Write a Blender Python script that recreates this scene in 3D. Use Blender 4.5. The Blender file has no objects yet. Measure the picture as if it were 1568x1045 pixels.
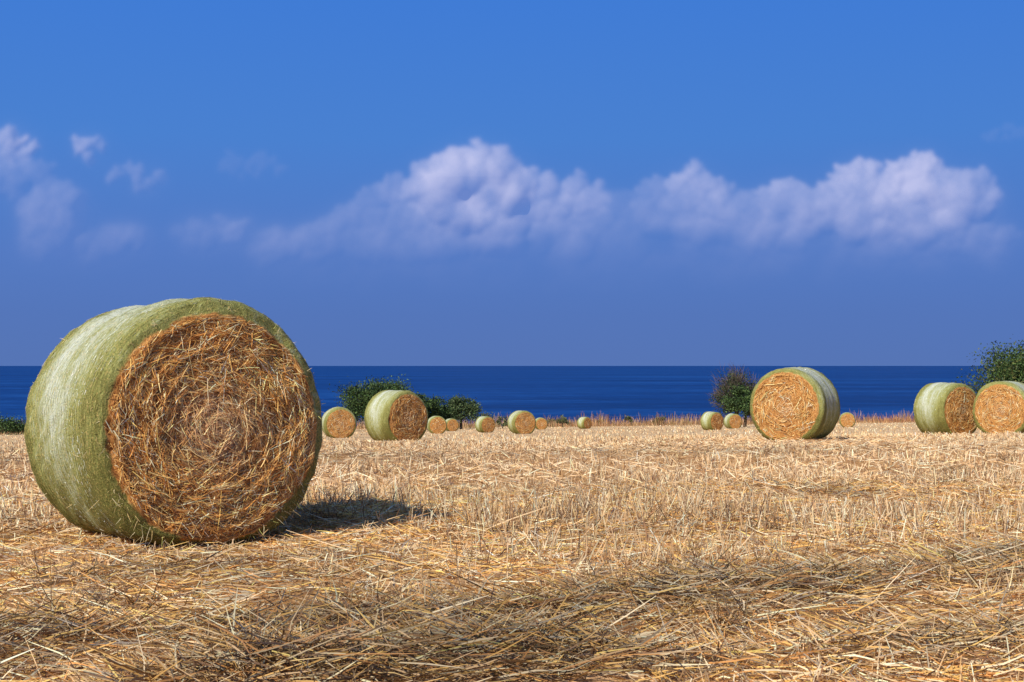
import bpy, math, numpy as np
from mathutils import Vector
rng = np.random.default_rng(7)
F = 2178.0
CAMZ = 1.05
scene = bpy.context.scene

# ------------------------------------------------------------------ helpers
def vn(x, y, seed=0):
    x = np.asarray(x, float); y = np.asarray(y, float)
    xi = np.floor(x); yi = np.floor(y); fx = x-xi; fy = y-yi
    fx = fx*fx*(3-2*fx); fy = fy*fy*(3-2*fy)
    def h(a, b):
        v = np.sin(a*127.1+b*311.7+seed*74.7)*43758.5453
        return v-np.floor(v)
    return (h(xi, yi)*(1-fx)+h(xi+1, yi)*fx)*(1-fy)+(h(xi, yi+1)*(1-fx)+h(xi+1, yi+1)*fx)*fy

_dk = np.array([-60, 4.5, 8.5, 15, 20, 30, 44, 71, 100, 130, 180, 215, 240, 250, 270, 320, 400], float)
_dv = np.array([1.05, 1.05, 1.07, 1.2, 1.35, 1.70, 2.38, 3.59, 4.91, 6.27, 8.35, 9.7, 10.5, 12, 25, 60, 62], float)
_t = np.arange(-60, 400, 0.5)
_tv = np.interp(_t, _dk, _dv)
_k = np.exp(-0.5*(np.arange(-8, 9)/3.5)**2); _k /= _k.sum()
_tv = np.convolve(np.pad(_tv, 8, mode='edge'), _k, mode='valid')

def swath(x, y):
    c1 = 5.75+0.42*x+0.35*(vn(x*0.9, 0, 3)-.5)
    s = np.exp(-((y-c1)/0.42)**2)*(0.35+0.85*vn(x*1.6, y*0.8, 5))
    c0 = 4.45+0.22*x+0.3*(vn(x*0.8, 0, 13)-.5)
    s = s+0.95*np.exp(-((y-c0)/0.32)**2)*vn(x*1.3, y, 15)*1.4
    c2 = 20.0+0.10*x+1.2*(vn(x*0.25, 0, 8)-.5)
    s2 = np.exp(-((y-c2)/1.3)**2)*(0.3+0.8*vn(x*0.5, y*0.5, 9))
    c3 = 11.5+0.30*x+0.8*(vn(x*0.35, 0, 18)-.5)
    s3 = 0.35*np.exp(-((y-c3)/0.7)**2)*(0.3+0.8*vn(x*0.7, y*0.5, 19))
    return np.clip(s, 0, 1.2), np.clip(s2, 0, 1.2), np.clip(s3, 0, 1)

def H(x, y):
    x = np.asarray(x, float); y = np.asarray(y, float)
    z = CAMZ-np.interp(y, _t, _tv)
    z = z+28*(np.clip(x, -150, 150)+0.1*np.clip(y, 0, 240))/F
    s, s2, s3 = swath(x, y)
    near = np.clip((45-y)/20, 0, 1)
    z = z+(s*0.10+s2*0.07+s3*0.05)+near*((vn(x*0.7, y*0.7, 1)-.5)*0.05+(vn(x*2.7, y*2.7, 2)-.5)*0.045)+np.clip((14-y)/4, 0, 1)*(vn(x*7, y*7, 4)-.5)*0.04
    return z

def build(name, V, Q, C=None, mats=(), midx=None, smooth=True):
    V = np.asarray(V, np.float32); Q = np.asarray(Q, np.int32)
    me = bpy.data.meshes.new(name)
    me.vertices.add(len(V)); me.vertices.foreach_set("co", V.ravel())
    me.loops.add(Q.size); me.loops.foreach_set("vertex_index", Q.ravel())
    me.polygons.add(len(Q))
    me.polygons.foreach_set("loop_start", np.arange(0, Q.size, 4, dtype=np.int32))
    me.polygons.foreach_set("loop_total", np.full(len(Q), 4, dtype=np.int32))
    for m in mats: me.materials.append(m)
    if midx is not None: me.polygons.foreach_set("material_index", np.asarray(midx, np.int32))
    me.polygons.foreach_set("use_smooth", np.full(len(Q), smooth, dtype=bool))
    me.update(calc_edges=True)
    if C is not None:
        a = me.color_attributes.new("Col", 'FLOAT_COLOR', 'POINT')
        cc = np.ones((len(V), 4), np.float32); cc[:, :3] = C
        a.data.foreach_set("color", cc.ravel())
    ob = bpy.data.objects.new(name, me)
    scene.collection.objects.link(ob)
    return ob

def norm(a): return a/np.maximum(np.linalg.norm(a, axis=-1, keepdims=True), 1e-9)

def ribbons(P, D, L, W, B, C, side=None, tip=0.4):
    n = len(P); D = norm(D)
    if side is None:
        side = norm(np.cross(D, rng.normal(size=(n, 3))))
    L = np.broadcast_to(L, (n,))[:, None]; W = np.broadcast_to(W, (n,))[:, None]
    mid = P+D*L*0.5+B*0.25; tp = P+D*L+B
    V = np.stack([P-side*W/2, P+side*W/2, mid-side*W/2, mid+side*W/2, tp-side*W/2*tip, tp+side*W/2*tip], 1).reshape(-1, 3)
    b = (np.arange(n)*6)[:, None]
    Q = np.concatenate([b+np.array([0, 1, 3, 2]), b+np.array([2, 3, 5, 4])], 1).reshape(-1, 4)
    return V, Q, np.repeat(C, 6, axis=0)

def cat(parts):
    V = []; Q = []; C = []; M = []; o = 0
    for p in parts:
        v, q, c = p[:3]; m = p[3] if len(p) > 3 else 0
        V.append(v); Q.append(q+o); C.append(c); M.append(np.full(len(q), m)); o += len(v)
    return np.concatenate(V), np.concatenate(Q), np.concatenate(C), np.concatenate(M)

def palette(n, cols, w, var=0.18):
    cols = np.array(cols, float); w = np.array(w, float); w /= w.sum()
    c = cols[rng.choice(len(cols), n, p=w)]
    return np.clip(c*(1+rng.normal(size=(n, 1))*var), 0.01, 0.9)

# ------------------------------------------------------------------ node helper
class NT:
    def __init__(s, nt): s.t = nt
    def n(s, typ, **kw):
        nd = s.t.nodes.new(typ)
        for k, v in kw.items(): setattr(nd, k, v)
        return nd
    def set(s, sock, v):
        if isinstance(v, bpy.types.NodeSocket): s.t.links.new(v, sock)
        elif v is not None: sock.default_value = v
    def m(s, op, a, b=None, c=None, clamp=False):
        nd = s.n('ShaderNodeMath', operation=op); nd.use_clamp = clamp
        for i, v in enumerate((a, b, c)):
            if v is not None: s.set(nd.inputs[i], v)
        return nd.outputs[0]
    def vm(s, op, a, b=None):
        nd = s.n('ShaderNodeVectorMath', operation=op)
        s.set(nd.inputs[0], a)
        if b is not None: s.set(nd.inputs[1], b)
        return nd.outputs[1] if op == 'LENGTH' else nd.outputs[0]
    def scale(s, a, f):
        nd = s.n('ShaderNodeVectorMath', operation='SCALE'); s.set(nd.inputs[0], a); s.set(nd.inputs['Scale'], f); return nd.outputs[0]
    def noise(s, vec, sc, det=4, rough=0.55, dist=0.0):
        nd = s.n('ShaderNodeTexNoise'); s.set(nd.inputs['Vector'], vec); nd.inputs['Scale'].default_value = sc
        nd.inputs['Detail'].default_value = det; nd.inputs['Roughness'].default_value = rough; nd.inputs['Distortion'].default_value = dist
        return nd
    def ramp(s, fac, stops, interp='LINEAR'):
        nd = s.n('ShaderNodeValToRGB'); s.set(nd.inputs[0], fac); cr = nd.color_ramp; cr.interpolation = interp
        while len(cr.elements) < len(stops): cr.elements.new(0.5)
        for e, (p, c) in zip(cr.elements, stops): e.position = p; e.color = (*c, 1)
        return nd.outputs[0]
    def mr(s, v, a, b, c=0., d=1., smooth=True):
        nd = s.n('ShaderNodeMapRange'); nd.interpolation_type = 'SMOOTHSTEP' if smooth else 'LINEAR'
        s.set(nd.inputs[0], v)
        for i, k in enumerate((a, b, c, d)): s.set(nd.inputs[i+1], k)
        return nd.outputs[0]
    def mix(s, f, a, b, blend='MIX'):
        nd = s.n('ShaderNodeMix', data_type='RGBA', blend_type=blend)
        s.set(nd.inputs[0], f)
        for i, v in ((6, a), (7, b)):
            if isinstance(v, tuple) and len(v) == 3: v = (*v, 1)
            s.set(nd.inputs[i], v)
        return nd.outputs[2]

def newmat(name, rough=0.8, spec=0.2):
    m = bpy.data.materials.new(name); m.use_nodes = True
    nt = m.node_tree; p = nt.nodes['Principled BSDF']
    p.inputs['Roughness'].default_value = rough
    p.inputs['Specular IOR Level'].default_value = spec
    return m, NT(nt), p

def colmat(name, rough=0.7, spec=0.25, nz=0.0, nscale=30):
    m, t, p = newmat(name, rough, spec)
    a = t.n('ShaderNodeAttribute', attribute_name="Col")
    c = a.outputs[0]
    if nz > 0:
        tc = t.n('ShaderNodeTexCoord')
        c = t.scale(c, t.mr(t.noise(tc.outputs['Object'], nscale, 2).outputs[0], 0.3, 0.7, 1-nz, 1+nz))
    t.set(p.inputs['Base Color'], c)
    return m

straw_mat = colmat("straw", 0.6, 0.3)
leaf_mat = colmat("leaves", 0.6, 0.25)
bark_mat = colmat("bark", 0.9, 0.1, 0.4, 8)
wire_mat = colmat("fence_wood", 0.9, 0.1, 0.3, 20)

# bales: bearing reference, distance, heading, detail, seed, scale
BALES = [(1217, 30.0, -31, 1, 12, 1.05), (607, 43.6, 42, 1, 13, 1.07), (1450, 42, 29, 1, 14, 1.05), (1541, 40.5, -36, 1, 15, 1.05),
         (519, 71, 17, 1, 16, 1.04), (799, 93, 22, 1, 17, 1.04), (669, 121, 12, 0, 18, 1.03), (691, 165, 20, 0, 19, 1.0), (743, 132, 30, 0, 20, 1.03),
         (828, 176, 10, 0, 21, 1.0), (895, 181, 42, 0, 22, 1.02), (1090, 117, 36, 0, 23, 1.03), (1122, 146, 18, 0, 24, 1.03), (1297, 142, -10, 0, 25, 1.0)]
BP = np.array([((b[0]-784)/F*b[1], b[1]) for b in BALES]+[(-2.16, 9.15)])

# ------------------------------------------------------------------ ground
gm, t, p = newmat("stubble_soil", 0.95, 0.0)
tc = t.n('ShaderNodeTexCoord'); O = tc.outputs['Object']
st = t.vm('MULTIPLY', O, (1.0, 2.2, 1.0))
n1 = t.noise(st, 14, 4, 0.75).outputs[0]
n2 = t.noise(O, 0.35, 2, 0.6).outputs[0]
n3 = t.noise(t.vm('MULTIPLY', O, (0.05, 0.35, 1)), 1.0, 3, 0.6).outputs[0]
c1 = t.ramp(n1, [(0.3, (0.15, 0.07, 0.03)), (0.5, (0.44, 0.23, 0.09)), (0.68, (0.74, 0.50, 0.26))])
c2 = t.mix(t.mr(n2, 0.35, 0.7), c1, t.mix(0.5, c1, (0.60, 0.40, 0.24)))
sp = t.n('ShaderNodeSeparateXYZ'); t.set(sp.inputs[0], O)
farf = t.mr(sp.outputs[1], 12, 50)
cf = t.ramp(n3, [(0.3, (0.48, 0.32, 0.17)), (0.5, (0.67, 0.48, 0.29)), (0.7, (0.78, 0.60, 0.38))])
c3 = t.mix(t.m('MULTIPLY', farf, 0.75), c2, cf)
c4 = t.mix(t.mr(sp.outputs[1], 243, 252), c3, (0.09, 0.09, 0.035))
t.set(p.inputs['Base Color'], c4)

ys = np.concatenate([np.linspace(-60, 0, 13), np.arange(0.5, 3, 0.25), np.arange(3, 14, 0.05), np.geomspace(14, 60, 90), np.geomspace(61, 235, 70), np.arange(237, 330, 3), [360, 400]])
xa = np.concatenate([np.arange(0, 6, 0.06), np.geomspace(6, 40, 70), np.geomspace(42, 150, 25), np.geomspace(180, 1800, 12)])
xs = np.concatenate([-xa[::-1], xa[1:]])
X, Y = np.meshgrid(xs, ys)
Z = H(X, Y)
V = np.stack([X.ravel(), Y.ravel(), Z.ravel()], 1)
nx, ny = len(xs), len(ys)
i, j = np.meshgrid(np.arange(nx-1), np.arange(ny-1)); a = (j*nx+i).ravel()
Q = np.stack([a, a+1, a+1+nx, a+nx], 1)
build("ground", V, Q, None, [gm])

# ------------------------------------------------------------------ sea
sm, t, p = newmat("sea_water", 0.5, 0.05)
tc = t.n('ShaderNodeTexCoord'); O = tc.outputs['Object']
w1 = t.noise(t.vm('MULTIPLY', O, (0.0010, 0.0035, 1)), 1.0, 4, 0.6).outputs[0]
w2 = t.noise(t.vm('MULTIPLY', O, (0.02, 0.05, 1)), 1.0, 3, 0.7).outputs[0]
ws = t.m('ADD', t.m('MULTIPLY', w1, 0.5), t.m('MULTIPLY', w2, 0.5))
wc = t.ramp(ws, [(0.40, (0.001, 0.024, 0.130)), (0.5, (0.001, 0.036, 0.190)), (0.60, (0.008, 0.068, 0.28))])
t.set(p.inputs['Base Color'], wc)
bp = t.n('ShaderNodeBump'); bp.inputs['Strength'].default_value = 0.5; bp.inputs['Distance'].default_value = 1.0
t.set(bp.inputs['Height'], w2); t.set(p.inputs['Normal'], bp.outputs[0])
r = 150000.
gx = np.array([-r, -r/4, -2000, 0, 2000, r/4, r]); 
X, Y = np.meshgrid(gx, np.array([-r, -2000, 0, 300, 1500, 8000, 40000, r]))
V = np.stack([X.ravel(), Y.ravel(), np.full(X.size, CAMZ-45)], 1)
nx = len(gx); ny = 8
i, j = np.meshgrid(np.arange(nx-1), np.arange(ny-1)); a = (j*nx+i).ravel()
build("sea", V, np.stack([a, a+1, a+1+nx, a+nx], 1), None, [sm])

# ------------------------------------------------------------------ field straw
TAN = (.68, .47, .26); GOLD = (.76, .46, .14); PALE = (.85, .70, .46); BROWN = (.24, .12, .055); GREY = (.46, .38, .29); ORG = (.60, .29, .09)
def samp(n, d0, d1, p=1.0, margin=0.46):
    u = rng.random(n)
    d = (d0**p+(d1**p-d0**p)*u)**(1/p)
    x = (rng.random(n)*2-1)*(margin*d+0.8)
    return x, d
def on_ground(x, y, up=0.0):
    return np.stack([x, y, H(x, y)+up], 1)

parts = []
n = 300000
x, y = samp(n, 2.6, 13.5, 0.95)
s, s2, s3 = swath(x, y)
mat_ = vn(x*2.3, y*2.3, 37)
keep = rng.random(n) < (0.26+0.42*mat_+0.5*np.clip(s+s3, 0, 1))
x, y, s, mat_ = x[keep], y[keep], s[keep], mat_[keep]; n = len(x)
flow = (vn(x*1.3, y*1.3, 38)-.5)*3.0
az = flow+rng.normal(0.1, 0.7, n)+(rng.random(n) < .3)*rng.random(n)*3
el = np.abs(rng.normal(0, 0.15, n))+rng.random(n)*0.25*(s > .35)
D = np.stack([np.cos(az)*np.cos(el), np.sin(az)*np.cos(el), np.sin(el)], 1)*np.where(rng.random(n) < .5, 1, -1)[:, None]
D[:, 2] = np.abs(D[:, 2])
Ln = rng.gamma(2.4, 0.036, n)*(1+0.4*np.clip(s, 0, 1))+.015
C = palette(n, [TAN, GOLD, PALE, BROWN, GREY, ORG], [3, 3.4, 2.4, 1.8, 0.9, 2.6], .24)
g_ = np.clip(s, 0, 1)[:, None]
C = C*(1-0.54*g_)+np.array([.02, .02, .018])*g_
lowleft = np.clip((5.2-y)/1.5, 0, 1)[:, None]
C = C*(1-.18*lowleft*np.array([.6, 1, 1.5]))
tint = vn(x*1.1, y*1.1, 31)[:, None]
C = C*(0.70+0.6*tint)
B = rng.normal(0, 0.020, (n, 3)); B[:, 2] -= 0.01
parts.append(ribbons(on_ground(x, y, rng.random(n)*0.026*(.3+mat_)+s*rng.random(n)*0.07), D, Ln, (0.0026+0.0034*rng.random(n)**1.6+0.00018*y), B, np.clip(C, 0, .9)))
# tangled, longer dark stems on the loose swaths
n = 34000
x, y = samp(n, 2.8, 10, 1.2)
s, s2, s3 = swath(x, y); keep = rng.random(n) < np.clip(s, 0, 1)**1.6*(0.15+1.5*vn(x*1.8, y*1.8, 44)**3); x, y = x[keep], y[keep]; n = len(x)
az = rng.random(n)*2*np.pi; el = rng.random(n)**1.5*0.9
D = np.stack([np.cos(az)*np.cos(el), np.sin(az)*np.cos(el)*0.7, np.sin(el)], 1)
C = palette(n, [(.17, .10, .05), (.34, .25, .15), (.52, .37, .17), (.66, .52, .33)], [3, 2.6, 2.0, 1.0])
B = rng.normal(0, 0.045, (n, 3)); B[:, 2] -= 0.03
parts.append(ribbons(on_ground(x, y, 0.02+rng.random(n)*0.04), D, 0.05+rng.gamma(2.5, 0.032, n), 0.0036, B, C))
# scraggy dead weed tufts
T = [(1.37, 6.7), (1.45, 6.65), (1.28, 6.75), (1.75, 6.5), (1.05, 6.9), (2.1, 6.3), (1.42, 9.6), (1.65, 9.2), (-1.05, 9.9), (-1.25, 9.75), (-1.75, 6.1), (0.38, 8.9), (1.0, 9.4), (0.25, 6.0), (-0.4, 5.6), (0.9, 5.4), (3.0, 9.8), (3.4, 8.7)]
for _ in range(30):
    d_ = 5+14*rng.random(); T.append(((rng.random()*2-1)*.42*d_, d_))
for ti, (tx, ty) in enumerate(T):
    m = int(26+34*rng.random()); sp_ = .05+.09*rng.random()
    if np.hypot(tx+2.16, ty-9.15) < .95: continue
    x = tx+rng.normal(0, sp_*1.6, m); y = ty+rng.normal(0, sp_, m)
    D = np.stack([rng.normal(0, .7, m), rng.normal(0, .6, m), .45+rng.random(m)*.8], 1)
    C = palette(m, [(.15, .085, .04), (.28, .18, .10), (.46, .32, .16), (.22, .16, .08)], [3, 2.5, 1.5, 1.5])
    Bq = rng.normal(0, .05, (m, 3)); Bq[:, 2] -= .02
    parts.append(ribbons(on_ground(x, y, 0.0), D, .06+.17*rng.random(m), .0038+.00015*ty, Bq, C))
def stubble(n, d0, d1, p, hmin, hmax, per, w0, wk, spread, pal, wts, rowsp=0.17):
    x, y = samp(n, d0, d1, p)
    ang = 0.35
    u = x*math.cos(ang)+y*math.sin(ang); v = -x*math.sin(ang)+y*math.cos(ang)
    v = np.round(v/rowsp)*rowsp+rng.normal(0, rowsp*0.13, n)
    x = u*math.cos(ang)-v*math.sin(ang); y = u*math.sin(ang)+v*math.cos(ang)
    dens = 0.22+1.05*vn(x*0.9, y*0.9, 61)*(0.45+1.1*vn(x*0.22, y*0.35, 62))
    s, s2, s3 = swath(x, y)
    dens *= (1-0.85*np.clip(s*1.5, 0, 1))
    dens *= np.where(y < 7.5, 0.45, 1)
    k = rng.random(n) < dens; x, y = x[k], y[k]
    hh = 0.36+1.10*vn(x*0.8+4, y*0.8, 63)
    for bx_, by_ in BP:
        dd = np.hypot(x-bx_, (y-by_+1.2)/(1.0+by_/14)); hh = hh*np.clip((dd-0.9)/1.2, .18 if by_ > 12 else .4, 1)
    x = np.repeat(x, per); y = np.repeat(y, per); hh = np.repeat(hh, per); m = len(x)
    x = x+rng.normal(0, spread, m); y = y+rng.normal(0, spread, m)
    D = np.stack([rng.normal(0, .34, m), rng.normal(0, .34, m), np.ones(m)], 1)
    Ls = (hmin+(hmax-hmin)*rng.random(m)**1.5)*hh
    s, s2, s3 = swath(x, y)
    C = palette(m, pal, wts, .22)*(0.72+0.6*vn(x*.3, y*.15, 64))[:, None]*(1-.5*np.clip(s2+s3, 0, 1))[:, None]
    return ribbons(on_ground(x, y, -0.01), D, Ls, (w0+wk*y)*(0.7+0.6*rng.random(m)), rng.normal(0, .012, (m, 3)), np.clip(C, 0, .9), tip=0.8)
MP = [(.82, .58, .34), (.72, .47, .24), (.88, .72, .49), (.34, .18, .09), (.60, .37, .17)]
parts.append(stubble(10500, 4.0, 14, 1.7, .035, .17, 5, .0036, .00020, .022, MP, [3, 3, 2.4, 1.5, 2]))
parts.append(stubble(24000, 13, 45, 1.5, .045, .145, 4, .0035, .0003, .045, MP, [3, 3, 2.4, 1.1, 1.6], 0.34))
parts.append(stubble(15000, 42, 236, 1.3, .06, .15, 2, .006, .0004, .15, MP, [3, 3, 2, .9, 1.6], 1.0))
n = 45000
x, y = samp(n, 12, 45, 1.3)
az = rng.random(n)*6.28; el = np.abs(rng.normal(0, .2, n))
D = np.stack([np.cos(az)*np.cos(el), np.sin(az)*np.cos(el), np.sin(el)], 1)
s, s2, s3 = swath(x, y)
C = palette(n, MP, [3, 2, 2, .8, 1.5])*(1-0.5*np.clip(s2, 0, 1))[:, None]
parts.append(ribbons(on_ground(x, y, rng.random(n)*.03+s2*rng.random(n)*.12), D, 0.1+rng.random(n)*.15, .004+.00035*y, rng.normal(0, .01, (n, 3)), C))
V, Q, C, M = cat(parts)
build("straw_stubble", V, Q, C, [straw_mat], None, False)

# ------------------------------------------------------------------ hay bales
def bale_mat(name, R, L, dull=1.0):
    m, t, p = newmat(name, 0.75, 0.2)
    tc = t.n('ShaderNodeTexCoord'); O = tc.outputs['Object']
    sp = t.n('ShaderNodeSeparateXYZ'); t.set(sp.inputs[0], O)
    x, y, z = sp.outputs[0], sp.outputs[1], sp.outputs[2]
    rad = t.m('SQRT', t.m('ADD', t.m('MULTIPLY', x, x), t.m('MULTIPLY', z, z)))
    ang = t.m('ARCTAN2', z, x)
    ay = t.m('ABSOLUTE', y)
    band = t.noise(t.vm('MULTIPLY', O, (0.7, 7, 0.7)), 1.0, 3, .5).outputs[0]
    streak = t.noise(t.vm('MULTIPLY', O, (14, 80, 14)), 1.0, 3, .65).outputs[0]
    fleck = t.noise(t.vm('MULTIPLY', O, (80, 95, 80)), 1.0, 3, .75).outputs[0]
    patch = t.noise(O, 3.5, 3, .6).outputs[0]
    edge = t.mr(ay, L/2-0.30, L/2-0.10)
    whit = t.m('ADD', t.m('MULTIPLY', band, 0.7), t.m('MULTIPLY', streak, 0.6))
    whit = t.m('ADD', whit, t.m('MULTIPLY', patch, 0.25))
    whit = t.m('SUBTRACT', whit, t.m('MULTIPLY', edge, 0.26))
    whit = t.m('ADD', whit, t.mr(z, -0.6, 0.3, -0.22, 0.02))  # net turns darker olive low down: shade and dirt put into its colour
    net = t.ramp(t.mr(whit, 0.42, 0.98, smooth=False), [(0.0, (.17, .165, .04)), (0.35, (.31, .32, .10)), (0.6, (.45, .49, .30)), (0.85, (.62, .67, .57))])
    wv = t.m('SINE', t.m('MULTIPLY', y, 2*math.pi/0.026))
    net = t.scale(net, t.mr(wv, -1, 1, 0.86, 1.08))
    net = t.mix(t.mr(fleck, .53, .66), net, t.mix(.5, net, (.64, .46, .16)))
    net = t.mix(t.mr(fleck, .47, .32), net, t.mix(0.7, net, (.06, .06, .012)))
    cb = t.n('ShaderNodeCombineXYZ')
    t.set(cb.inputs[0], t.m('MULTIPLY', t.m('COSINE', ang), 2.2)); t.set(cb.inputs[1], t.m('MULTIPLY', rad, 55)); t.set(cb.inputs[2], t.m('MULTIPLY', t.m('SINE', ang), 2.2))
    wn = t.noise(cb.outputs[0], 1.6, 3, .7).outputs[0]
    gn = t.noise(O, 28, 4, .75, 0.6).outputs[0]
    hv = t.m('ADD', t.m('MULTIPLY', wn, .5), t.m('MULTIPLY', gn, .5))
    hay = t.ramp(hv, [(.34, (.13, .04, .010)), (.48, (.46, .20, .055)), (.58, (.72, .39, .13)), (.70, (.88, .62, .28))])
    hay = t.scale(hay, dull)
    bn = t.noise(O, 9, 3, .7).outputs[0]
    rr = t.m('ADD', rad, t.m('MULTIPLY', t.m('SUBTRACT', bn, .5), .10))
    face = t.m('MULTIPLY', t.mr(rr, R-0.080, R-0.105), t.mr(ay, L/2-0.10, L/2-0.07))
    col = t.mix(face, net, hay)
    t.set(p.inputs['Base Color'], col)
    hgt = t.m('ADD', t.m('MULTIPLY', face, hv), t.m('MULTIPLY', t.m('SUBTRACT', 1.0, face), t.m('ADD', t.m('MULTIPLY', streak, .3), t.m('MULTIPLY', fleck, .55))))
    bp = t.n('ShaderNodeBump'); bp.inputs['Strength'].default_value = 0.85; bp.inputs['Distance'].default_value = 0.028
    t.set(bp.inputs['Height'], hgt); t.set(p.inputs['Normal'], bp.outputs[0])
    return m

R0, L0 = 0.75, 1.18
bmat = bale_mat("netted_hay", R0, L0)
bmat2 = bale_mat("netted_hay_dull", R0, L0, 0.9)  # same wrap, hay face toned duller for the farther bales

def make_bale(px, d, theta, detail, seed, sc=1.0, R=R0, L=L0, X=None, sink=0.03):
    global rng
    old = rng; rng = np.random.default_rng(seed)
    cr = 0.115
    nf = {2: 34, 1: 12, 0: 7}[detail]; ns = {2: 46, 1: 16, 0: 8}[detail]; na = {2: 220, 1: 72, 0: 44}[detail]
    pr = []
    for r in np.linspace(0.01, R-cr, nf): pr.append((r, -L/2))
    for a in np.linspace(0, math.pi/2, 8)[1:]: pr.append((R-cr+cr*math.sin(a), -L/2+cr-cr*math.cos(a)))
    half = list(pr)
    for yv in np.linspace(-L/2+cr, L/2-cr, ns)[1:-1]: pr.append((R, yv))
    pr += [(r, -yv) for r, yv in half[::-1]]
    pr = np.array(pr); npr = len(pr)
    A = np.linspace(0, 2*np.pi, na, endpoint=False)
    def surf(r, yv, a):
        ca, sa = np.cos(a), np.sin(a)
        k = r/R
        lump = 0.040*(vn(ca*1.6+5+seed, sa*1.6+yv*1.0, seed)-.5)+0.026*(vn(yv*9, ca*0.8+sa*.5, seed+1)-.5)
        lump = lump+0.018*(vn(ca*9+20, sa*9+yv*9, seed+2)-.5)
        rr = r*(1+lump*k**2*1.3)
        capw = np.clip((np.abs(yv)-(L/2-0.05))/0.05, 0, 1)
        rx = rr*ca; rz = rr*sa
        bul = capw*(0.025*(1-k**2)+0.05*(vn(rx*5+9, rz*5, seed+4)-.5)+0.03*(vn(rx*16, rz*16, seed+5)-.5)+0.011*np.sin(k*60+a))
        yy = yv+np.sign(yv)*bul
        zz = np.where(rz < -0.80*R, -0.80*R+(rz+0.80*R)*0.62, rz)
        rx = rx*(1+0.035*np.clip(-rz/R, 0, 1))
        return np.stack([rx, yy, zz], -1)
    PR, AA = np.meshgrid(np.arange(npr), A, indexing='ij')
    V = surf(pr[PR, 0], pr[PR, 1], AA).reshape(-1, 3)
    i, j = np.meshgrid(np.arange(npr-1), np.arange(na), indexing='ij')
    a = (i*na+j).ravel(); b = (i*na+(j+1) % na).ravel()
    Q = np.stack([a, b, b+na, a+na], 1)
    parts = [(V, Q, np.ones((len(V), 3))*0.3, 0)]
    nst = {2: 17000, 1: 1600, 0: 350}[detail]; wst = {2: .0042, 1: .009, 0: .02}[detail]
    sgn = np.where(rng.random(nst) < 0.8, -1, 1)
    rr = (R-0.115)*np.sqrt(rng.random(nst)); aa = rng.random(nst)*2*np.pi
    P = surf(rr, sgn*L/2, aa)
    tang = np.stack([-np.sin(aa), np.zeros(nst), np.cos(aa)], 1); radv = np.stack([np.cos(aa), np.zeros(nst), np.sin(aa)], 1)
    yw = rng.normal(0, .5, nst)+.9*(vn(P[:, 0]*6+3, P[:, 2]*6, seed+12)-.5)
    yw = np.where(rng.random(nst) < .2, rng.random(nst)*3, yw)
    D = (tang*np.cos(yw)[:, None]+radv*np.sin(yw)[:, None])*np.where(rng.random(nst) < .5, 1, -1)[:, None]
    ln = np.minimum(rng.gamma(3, .024, nst), 0.07+0.5*rr)+.01
    if detail < 2: ln = ln*1.4
    lift = np.abs(rng.normal(0, .12, nst)); D[:, 1] = sgn*lift
    P = P-D*ln[:, None]*0.5; P[:, 1] += sgn*(0.001+0.018*rng.random(nst)**1.5)
    e2 = (P+D*ln[:, None])[:, [0, 2]]; e1 = P[:, [0, 2]]
    k = (np.linalg.norm(e2, axis=1) < R-0.085) & (np.linalg.norm(e1, axis=1) < R-0.085)
    Bn = -radv*(ln**2/np.maximum(rr, .1)*0.5)[:, None]*0.6+rng.normal(0, .010, (nst, 3))
    C = palette(nst, [(.84, .45, .13), (.88, .60, .26), (.66, .29, .07), (.20, .08, .022), (.90, .75, .48)], [3.6, 2.6, 2.6, 1.4, 1.2])
    cen = np.exp(-((rr-.03)/0.20)**2)[:, None]
    C = C*(1-cen*.45)+np.array([.88, .64, .40])*cen*.45
    C = C*(.72+.36*vn(P[:, 0]*9, P[:, 2]*9, seed+9)+.26*vn(rr*26, aa*1.2, seed+10))[:, None]
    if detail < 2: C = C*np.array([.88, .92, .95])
    C = np.clip(C, 0, .9)
    sd = norm(np.cross(norm(D), np.array([0, 1.0, 0])+rng.normal(0, .6, (nst, 3))))
    v, q, c = ribbons(P[k], D[k], ln[k], wst*(.6+.7*rng.random(k.sum())), Bn[k], C[k], sd[k])
    parts.append((v, q, c, 1))
    if detail >= 1:
        ne = 10000 if detail == 2 else 500
        yv = (rng.random(ne)*2-1)*(L/2-0.02)
        yv = np.where(rng.random(ne) < .5, np.round(yv/0.026)*0.026, yv)
        yv = np.clip(yv, -L/2+.03, L/2-.03)
        rloc = np.where(np.abs(yv) > L/2-cr, R-cr+np.sqrt(np.clip(cr**2-(np.abs(yv)-(L/2-cr))**2, 0, 1)), R)
        aa = rng.random(ne)*2*np.pi
        P = surf(rloc, yv, aa)
        rad = np.stack([np.cos(aa), np.zeros(ne), np.sin(aa)], 1); tg = np.stack([-np.sin(aa), rng.normal(0, .04, ne), np.cos(aa)], 1)
        st_ = rng.random(ne) < .42; tg[st_] = np.cross(rad, rng.normal(size=(ne, 3)))[st_]
        ln = .010+.026*rng.random(ne)
        P = P+rad*(0.001+0.002*rng.random(ne))[:, None]
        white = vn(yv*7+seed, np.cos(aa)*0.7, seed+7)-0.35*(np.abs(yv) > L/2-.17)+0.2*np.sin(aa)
        C = np.where((white > .36)[:, None], palette(ne, [(.68, .73, .60), (.52, .57, .36), (.64, .54, .28)], [4, 2, 1.6]), palette(ne, [(.38, .40, .12), (.58, .50, .18), (.22, .23, .06), (.70, .52, .22)], [3, 2, 2, 2]))
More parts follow.
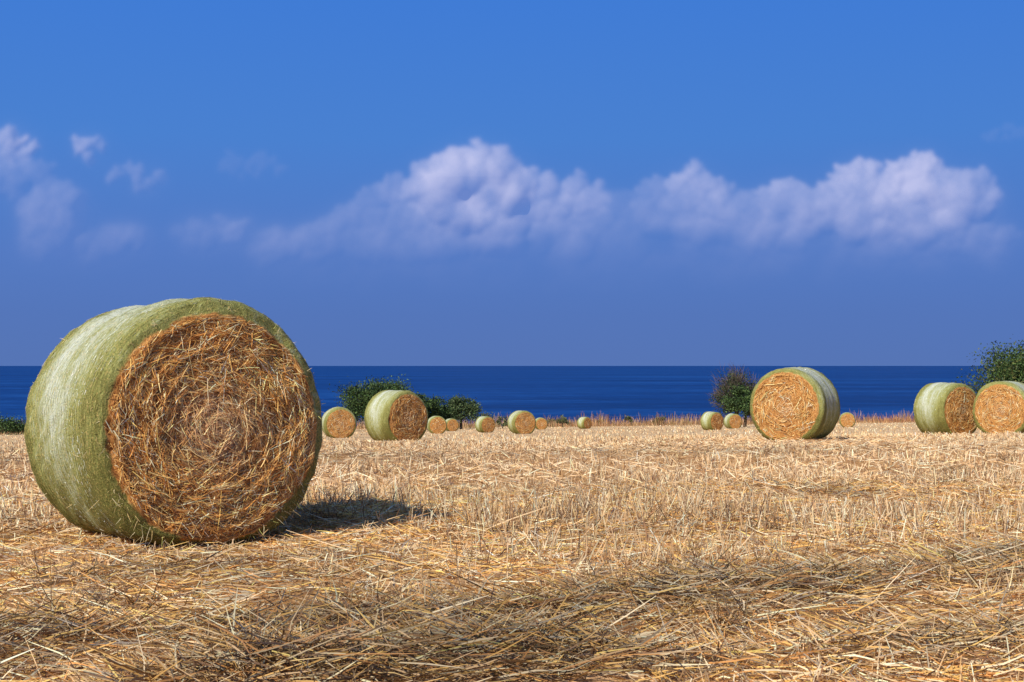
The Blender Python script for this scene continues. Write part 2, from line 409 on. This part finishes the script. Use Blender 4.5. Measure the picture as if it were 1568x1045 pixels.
        v, q, c = ribbons(P, tg, ln, (.0022 if detail == 2 else .007)*(.6+.8*rng.random(ne)), -rad*(ln**2/R/2)[:, None], C, norm(np.cross(norm(tg), rad+rng.normal(0, .3, (ne, 3)))))
        parts.append((v, q, c, 1))
        nw = 700 if detail == 2 else 50
        aa = rng.random(nw)*2*np.pi; yv = np.where(rng.random(nw) < .75, -L/2+.06*rng.random(nw), (rng.random(nw)-.5)*L)
        rl = np.where(np.abs(yv) > L/2-cr, R-cr*(.3+.7*rng.random(nw)), R)
        P = surf(rl, yv, aa)
        D = np.stack([np.cos(aa)*.8, np.sign(yv)*.7, np.sin(aa)*.8-.5*(np.sin(aa) < -.4)], 1)+rng.normal(0, .8, (nw, 3))
        C = palette(nw, [(.7, .5, .22), (.5, .5, .15), (.8, .65, .4)], [3, 2, 2])
        ln = np.minimum(.008+rng.gamma(1.6, .010, nw), .05)+.10*rng.random(nw)*(np.sin(aa) < -.5)
        v, q, c = ribbons(P, D, ln, .0022 if detail == 2 else .006, rng.normal(0, .012, (nw, 3)), C)
        parts.append((v, q, c, 1))
    V, Q, C, M = cat(parts)
    if X is None: X = (px-784)/F*d
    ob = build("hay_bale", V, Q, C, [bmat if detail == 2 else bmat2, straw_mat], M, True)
    s = sc/0.965
    zmin = (-0.80*R-0.20*R*0.62)*s
    ob.location = (X, d, float(H(X, d))-zmin-sink)
    ob.rotation_euler = (math.radians(-1.5 if detail == 2 else 0), math.radians(rng.normal(0, 1.0)), math.radians(theta))
    ob.scale = (s, 1, s)
    rng = old
    return ob

make_bale(0, 9.15, 37.5, 2, 11, 1.015, X=-2.165, sink=0.035)
for b in BALES: make_bale(*b)

# ------------------------------------------------------------------ trees and shrubs
def tube(p0, p1, r0, r1, n=7):
    p0 = np.array(p0, float); p1 = np.array(p1, float); d = norm(p1-p0)
    a = norm(np.cross(d, [0.3, 0.9, 0.2])); b = np.cross(d, a)
    t_ = np.linspace(0, 2*np.pi, n, endpoint=False)[:, None]
    ring = np.cos(t_)*a+np.sin(t_)*b
    V = np.concatenate([p0+ring*r0, p1+ring*r1]); i = np.arange(n)
    return V, np.stack([i, (i+1) % n, (i+1) % n+n, i+n], 1), np.tile([.10, .07, .045], (2*n, 1))

def make_tree(name, px, d, w, h, seed, nclump=60, per=150, leaf=0.13, cols=None, wts=None, low=0.1, twig=0.0, depth=None):
    global rng
    old = rng; rng = np.random.default_rng(seed)
    cols = cols or [(.030, .062, .018), (.055, .10, .028), (.09, .14, .04), (.018, .035, .012)]; wts = wts or [3, 3, 1.6, 2]
    depth = depth or w
    parts = []
    base = np.array([0, 0, -0.2]); fork = np.array([rng.normal(0, .15), 0, h*0.28])
    parts.append((*tube(base, fork, h*.045, h*.03), 1))
    cents = []
    for kx in range(nclump):
        u = norm(rng.normal(size=3)); rr = 0.45+0.5*rng.random()
        u[2] = u[2] if u[2] > -.5 else -u[2]
        ang = math.atan2(u[1], u[0])
        irr = 0.80+0.38*vn(math.cos(ang)*1.7+seed, u[2]*2.2+math.sin(ang), seed+3)
        c = np.array([u[0]*w/2*rr*irr, u[1]*depth/2*rr*irr, h*(low+(1-low)*(0.44+0.48*u[2]*rr*irr))])
        cents.append(c)
    cents = np.array(cents)
    for c in cents[::3]:
        midp = fork*0.5+c*0.5+rng.normal(0, .08*h, 3)*0.4
        parts.append((*tube(fork, midp, h*.018, h*.010, 5), 1)); parts.append((*tube(midp, c, h*.010, h*.003, 4), 1))
    for c in cents:
        sz = (w*0.085+0.03*h)*(0.6+0.8*rng.random()); shade = 0.6+0.8*rng.random()
        m = int(per*(0.5+rng.random()))
        P = c+rng.normal(size=(m, 3))*np.array([sz, sz, sz*0.75])*0.62
        P[:, 2] = np.maximum(P[:, 2], 0.05)
        D = rng.normal(size=(m, 3)); C = palette(m, cols, wts, .25)*shade
        parts.append((*ribbons(P, D, leaf*(.7+.6*rng.random(m)), leaf*0.55, rng.normal(0, leaf*.15, (m, 3)), C), 0))
        if twig > 0:
            m = int(twig*per); P = np.tile(c, (m, 1))+rng.normal(0, sz*.5, (m, 3)); D = norm(P-fork)+rng.normal(0, .4, (m, 3))
            parts.append((*ribbons(P, D, sz*1.8*rng.random(m)+.1, .03, rng.normal(0, .05, (m, 3)), palette(m, [(.16, .11, .09), (.10, .075, .06)], [1, 1])), 0))
    V, Q, C, M = cat(parts)
    ob = build(name, V, Q, C, [leaf_mat, bark_mat], M, False)
    X = (px-784)/F*d
    ob.location = (X, d, float(H(X, d))); rng = old
    return ob

make_tree("carob_tree", 580, 190, 10.2, 7.0, 31, 120, 190, .22, low=0.0)
make_tree("shrub", 630, 194, 5.2, 5.9, 32, 40, 150, .22, low=0.0)
make_tree("shrub", 657, 198, 6.2, 5.2, 33, 50, 150, .22, low=0.0)
make_tree("shrub", 706, 200, 5.4, 5.1, 34, 56, 150, .20, cols=[(.045, .08, .03), (.08, .12, .045), (.12, .16, .07), (.02, .04, .014)], low=0.0)
make_tree("shrub", 682, 205, 3.6, 3.5, 35, 20, 120, .2, low=0.0)
make_tree("bare_shrub", 1130, 168, 6.0, 7.1, 36, 85, 120, .15, cols=[(.035, .06, .02), (.05, .075, .03), (.06, .05, .04), (.025, .04, .015)], low=0.0, twig=.2)
make_tree("shrub", 1140, 165, 4.8, 5.0, 37, 48, 160, .17, low=0.0)
make_tree("oak_tree", 1584, 100, 9.8, 6.1, 38, 160, 240, .14, cols=[(.04, .075, .02), (.07, .12, .03), (.12, .13, .04), (.02, .04, .012)], low=0.0)
for k, (px, d, w, h) in enumerate([(748, 205, 3.4, 2.5), (770, 206, 2.0, 1.9), (862, 208, 1.8, 2.2), (1010, 222, 2.2, 1.4), (845, 225, 2.0, 1.5), (920, 224, 1.6, 1.2), (962, 226, 1.3, 1.7)]):
    make_tree("weed_clump", px, d, w, h, 50+k, 12, 60, .16, cols=[(.09, .12, .05), (.14, .15, .07), (.2, .18, .09), (.05, .07, .03)], low=0.0)
make_tree("hedge", 0, 205, 10.0, 2.1, 60, 50, 110, .2, low=0.0, depth=3)

n = 46000
x = (rng.random(n)*2-1)*110; y = 214+26*rng.random(n)
dn = vn(x*0.12, y*0.12, 71)
k = rng.random(n) < 0.15+1.1*dn**1.5; x, y, dn = x[k], y[k], dn[k]; n = len(x)
Lh = (0.2+1.1*rng.random(n))*(0.35+1.9*vn(x*.35, y*.3, 72)**1.5)
D = np.stack([rng.normal(0, .25, n), rng.normal(0, .25, n), np.ones(n)], 1)
red = np.clip(vn(x*.08+3, y*.1, 73)+.4*(x > 45), 0, 1)[:, None]
C = palette(n, [(.50, .34, .17), (.62, .46, .26), (.28, .15, .07), (.20, .18, .07)], [2.2, 1.4, 3.2, 1.6])*(1-.4*red*np.array([0, .6, .8]))
V, Q, C = ribbons(on_ground(x, y), D, Lh, .05, rng.normal(0, .08, (n, 3)), C)
build("dry_grass", V, Q, C, [straw_mat], None, False)

parts = []
fx = np.arange(8, 42, 2.6); fy = 232+0.02*fx
for k, (a, b) in enumerate(zip(fx, fy)):
    z = float(H(a, b)); lean = rng.normal(0, .05)
    parts.append(tube((a, b, z-.2), (a+lean, b, z+1.8+rng.normal(0, .06)), .07, .055, 6))
for hh in (.5, .95, 1.4):
    for k in range(len(fx)-1):
        parts.append(tube((fx[k], fy[k], float(H(fx[k], fy[k]))+hh), (fx[k+1], fy[k+1], float(H(fx[k+1], fy[k+1]))+hh), .015, .015, 4))
V, Q, C, M = cat(parts)
build("wire_fence", V, Q, C, [wire_mat], None, True)

# ------------------------------------------------------------------ clouds: relief of puffs on a far arc, lit by the sun plus a blue haze glow in the material
blobs = [(722, 292, 78, 60, 1), (722, 260, 40, 26, 1), (775, 296, 46, 38, .85), (668, 296, 48, 38, .8), (740, 345, 72, 46, .74), (603, 295, 26, 24, .45), (590, 330, 50, 36, .40), (555, 365, 80, 40, .34), (640, 362, 90, 42, .42),
 (828, 306, 26, 34, .66), (882, 312, 44, 36, .72), (870, 355, 66, 38, .42), (945, 350, 60, 46, .22),
 (1062, 290, 50, 32, .72), (1015, 320, 50, 40, .42), (1095, 332, 80, 46, .48), (1192, 300, 38, 30, .72), (1180, 342, 80, 42, .50), (1312, 280, 46, 30, .92), (1402, 275, 58, 38, 1.0), (1250, 322, 48, 42, .64),
 (1345, 322, 85, 50, .74), (1440, 318, 72, 52, .74), (1502, 290, 34, 26, .68), (1400, 362, 130, 34, .44), (1525, 372, 60, 22, .38),
 (28, 221, 34, 21, .95), (10, 240, 40, 20, .5), (128, 227, 32, 19, .75), (212, 275, 50, 20, .42), (25, 272, 64, 34, .36), (80, 335, 46, 46, .42), (105, 382, 80, 28, .38), (185, 362, 44, 26, .40), (297, 362, 34, 22, .42), (350, 354, 28, 24, .50), (415, 382, 34, 26, .44), (480, 372, 40, 30, .44), (385, 248, 66, 20, .16), (1550, 205, 60, 14, .10),
 (800, 430, 500, 22, .16), (1200, 405, 420, 26, .18)]
crng = np.random.default_rng(99)
STEP = 1.25
gx = np.arange(-60, 1640, STEP); gy = np.arange(165, 470, STEP)
GX, GY = np.meshgrid(gx, gy)
def fbm(x, y, seed, o=5, g=.5):
    r_ = 0; a_ = 1; tot = 0
    for k in range(o):
        r_ = r_+a_*(vn(x*2**k+k*7, y*2**k, seed+k)-.5); tot += a_; a_ *= g
    return r_/tot*2
WX = GX+14*fbm(GX/60, GY/60, 200)+6*fbm(GX/14, GY/14, 220); WY = GY+11*fbm(GX/60, GY/60, 210)+6*fbm(GX/14, GY/14, 230)
hgt = np.zeros_like(GX); cov = np.zeros_like(GX)
def puff(cx, cy, r, w):
    x0 = np.searchsorted(gx, cx-r-26); x1 = np.searchsorted(gx, cx+r+26); y0 = np.searchsorted(gy, cy-r-26); y1 = np.searchsorted(gy, cy+r+26)
    if x1 <= x0 or y1 <= y0: return
    dx = (WX[y0:y1, x0:x1]-cx)/r; dy = (WY[y0:y1, x0:x1]-cy)/r
    q = np.clip(1-dx*dx-dy*dy, 0, 1)
    hh = np.sqrt(q)*r; sub = hgt[y0:y1, x0:x1]
    np.maximum(sub, hh*w**.3, out=sub)
    cs = cov[y0:y1, x0:x1]; np.maximum(cs, w*np.clip(q*1.6, 0, 1)**.8, out=cs)
small = []
for (bx, by, rx, ry, w) in blobs:
    m = int(10+rx*ry/110)
    for k in range(m):
        a_ = crng.random()*2*math.pi; rr_ = math.sqrt(crng.random())*0.85
        cx = bx+rx*rr_*math.cos(a_); cy = by+ry*rr_*math.sin(a_)
        r_ = ry*(0.30+0.30*crng.random())
        puff(cx, cy, r_, w*(1-.25*rr_))
        for q in range(4):
            b_ = -math.pi*crng.random() if crng.random() < .8 else math.pi*crng.random()
            small.append((cx+r_*.9*math.cos(b_), cy+r_*.9*math.sin(b_), r_*(.22+.3*crng.random()), w*(1-.3*rr_)*.95))
for s_ in small: puff(*s_)
def blur(a, sg):
    n_ = int(sg*3)+1; k_ = np.exp(-.5*(np.arange(-n_, n_+1)/sg)**2); k_ /= k_.sum()
    a = np.apply_along_axis(lambda v: np.convolve(np.pad(v, n_, mode='edge'), k_, 'valid'), 0, a)
    return np.apply_along_axis(lambda v: np.convolve(np.pad(v, n_, mode='edge'), k_, 'valid'), 1, a)
cov_s = blur(cov, 2.2); cov_m = blur(cov, 6); cov_l = blur(cov, 14)
h_s = blur(hgt, 2.6)
soft = np.clip((GY-270)/115, 0, 1)           # bases dissolve into haze
lefth = np.clip((540-GX)/200, 0, 1)*.25
soft = np.clip(soft+lefth, 0, 1)
al = cov_s*(1-soft)+(cov_m*.55+cov_l*.45)*soft
al = al*.87+.13*cov_l
al = np.clip(al*(1+.40*fbm(GX/30, GY/30, 240)), 0, 1)*np.clip((465-GY)/125, 0, 1)
al = np.clip(al, 0, 1)**1.12*0.84
relief = h_s*(.66-.30*soft)+blur(hgt, 9)*.9
RC = 60000.
azr = np.arctan((GX-784)/F); tz = (560-GY)/F
rad_ = RC-relief/F*RC*1.0
V = np.stack([rad_*np.sin(azr), rad_*np.cos(azr), CAMZ+rad_*tz*np.cos(azr)], -1).reshape(-1, 3)
nyc, nxc = GX.shape
i, j = np.meshgrid(np.arange(nxc-1), np.arange(nyc-1)); a = (j*nxc+i).ravel()
af = al.ravel(); ok = np.maximum.reduce([af[a], af[a+1], af[a+nxc], af[a+nxc+1]]) > 0.003
a = a[ok]
Q = np.stack([a+nxc, a+nxc+1, a+1, a], 1)
used = np.zeros(len(V), bool); used[Q.ravel()] = True
remap = np.cumsum(used)-1
m, t, p = newmat("cloud_vapour", 1.0, 0.0)
at = t.n('ShaderNodeAttribute', attribute_name="Col")
sp = t.n('ShaderNodeSeparateXYZ'); t.set(sp.inputs[0], at.outputs[0])
df = t.n('ShaderNodeBsdfDiffuse'); df.inputs[0].default_value = (.27, .24, .22, 1)
em = t.n('ShaderNodeEmission'); em.inputs[0].default_value = (.140, .212, .51, 1); em.inputs[1].default_value = 1.0  # blue glow stands in for light scattered by haze
ad = t.n('ShaderNodeAddShader'); tr = t.n('ShaderNodeBsdfTransparent'); mx = t.n('ShaderNodeMixShader')
t.t.links.new(df.outputs[0], ad.inputs[0]); t.t.links.new(em.outputs[0], ad.inputs[1])
t.set(mx.inputs[0], sp.outputs[0]); t.t.links.new(tr.outputs[0], mx.inputs[1]); t.t.links.new(ad.outputs[0], mx.inputs[2])
t.t.links.new(mx.outputs[0], m.node_tree.nodes['Material Output'].inputs[0])
try: m.cycles.emission_sampling = 'NONE'
except Exception: pass
Cc = np.repeat(af[used][:, None], 3, 1)
build("clouds", V[used], remap[Q], Cc, [m], None, True)

# ------------------------------------------------------------------ sun
SE = 38.0; sx, sy = -0.62, -0.785
saz = math.atan2(sx, sy)
sd = Vector((math.sin(saz)*math.cos(math.radians(SE)), math.cos(saz)*math.cos(math.radians(SE)), math.sin(math.radians(SE))))
ld = bpy.data.lights.new("sun", 'SUN'); ld.energy = 5.0; ld.angle = math.radians(0.5); ld.color = (1.0, 0.93, 0.80)
lo = bpy.data.objects.new("sun", ld); lo.rotation_euler = sd.to_track_quat('Z', 'Y').to_euler(); lo.location = (0, 0, 30)
scene.collection.objects.link(lo)

# ------------------------------------------------------------------ world
W = bpy.data.worlds.new("World"); scene.world = W; W.use_nodes = True
nt = W.node_tree; bg = nt.nodes['Background']; t = NT(nt)
sky = t.n('ShaderNodeTexSky'); sky.sky_type = 'NISHITA'; sky.sun_disc = False
sky.sun_elevation = math.radians(SE); sky.sun_rotation = saz; sky.air_density = 1.0; sky.dust_density = 0.3; sky.ozone_density = 2.0
tc = t.n('ShaderNodeTexCoord'); sp = t.n('ShaderNodeSeparateXYZ'); t.set(sp.inputs[0], tc.outputs['Generated'])
z = sp.outputs[2]
K = 9.8
skyr = t.ramp(t.mr(z, 0, 0.35, smooth=False), [(0.0, (.096, .182, .470)), (.10, (.092, .186, .50)), (.22, (.092, .202, .56)), (.45, (.070, .224, .645)), (.72, (.053, .206, .68)), (1.0, (.040, .18, .62))])
skyr = t.scale(skyr, K)
low = t.mix(t.mr(z, .30, .62), skyr, sky.outputs[0])
t.set(bg.inputs[0], low); bg.inputs[1].default_value = 0.09

# ------------------------------------------------------------------ camera
cd = bpy.data.cameras.new("camera"); cd.sensor_width = 36; cd.lens = 36*F/1568
cd.clip_start = 0.1; cd.clip_end = 400000
co = bpy.data.objects.new("camera", cd); scene.collection.objects.link(co)
co.location = (0, 0, CAMZ); co.rotation_euler = (math.radians(90)+math.atan(37.5/F), 0, 0)
scene.camera = co
K_fix = skyr  # sky ramp is authored for a background strength of 0.1
bg.inputs[1].default_value = 0.1
scene.view_settings.view_transform = 'Standard'; scene.view_settings.look = 'None'; scene.view_settings.exposure = 0
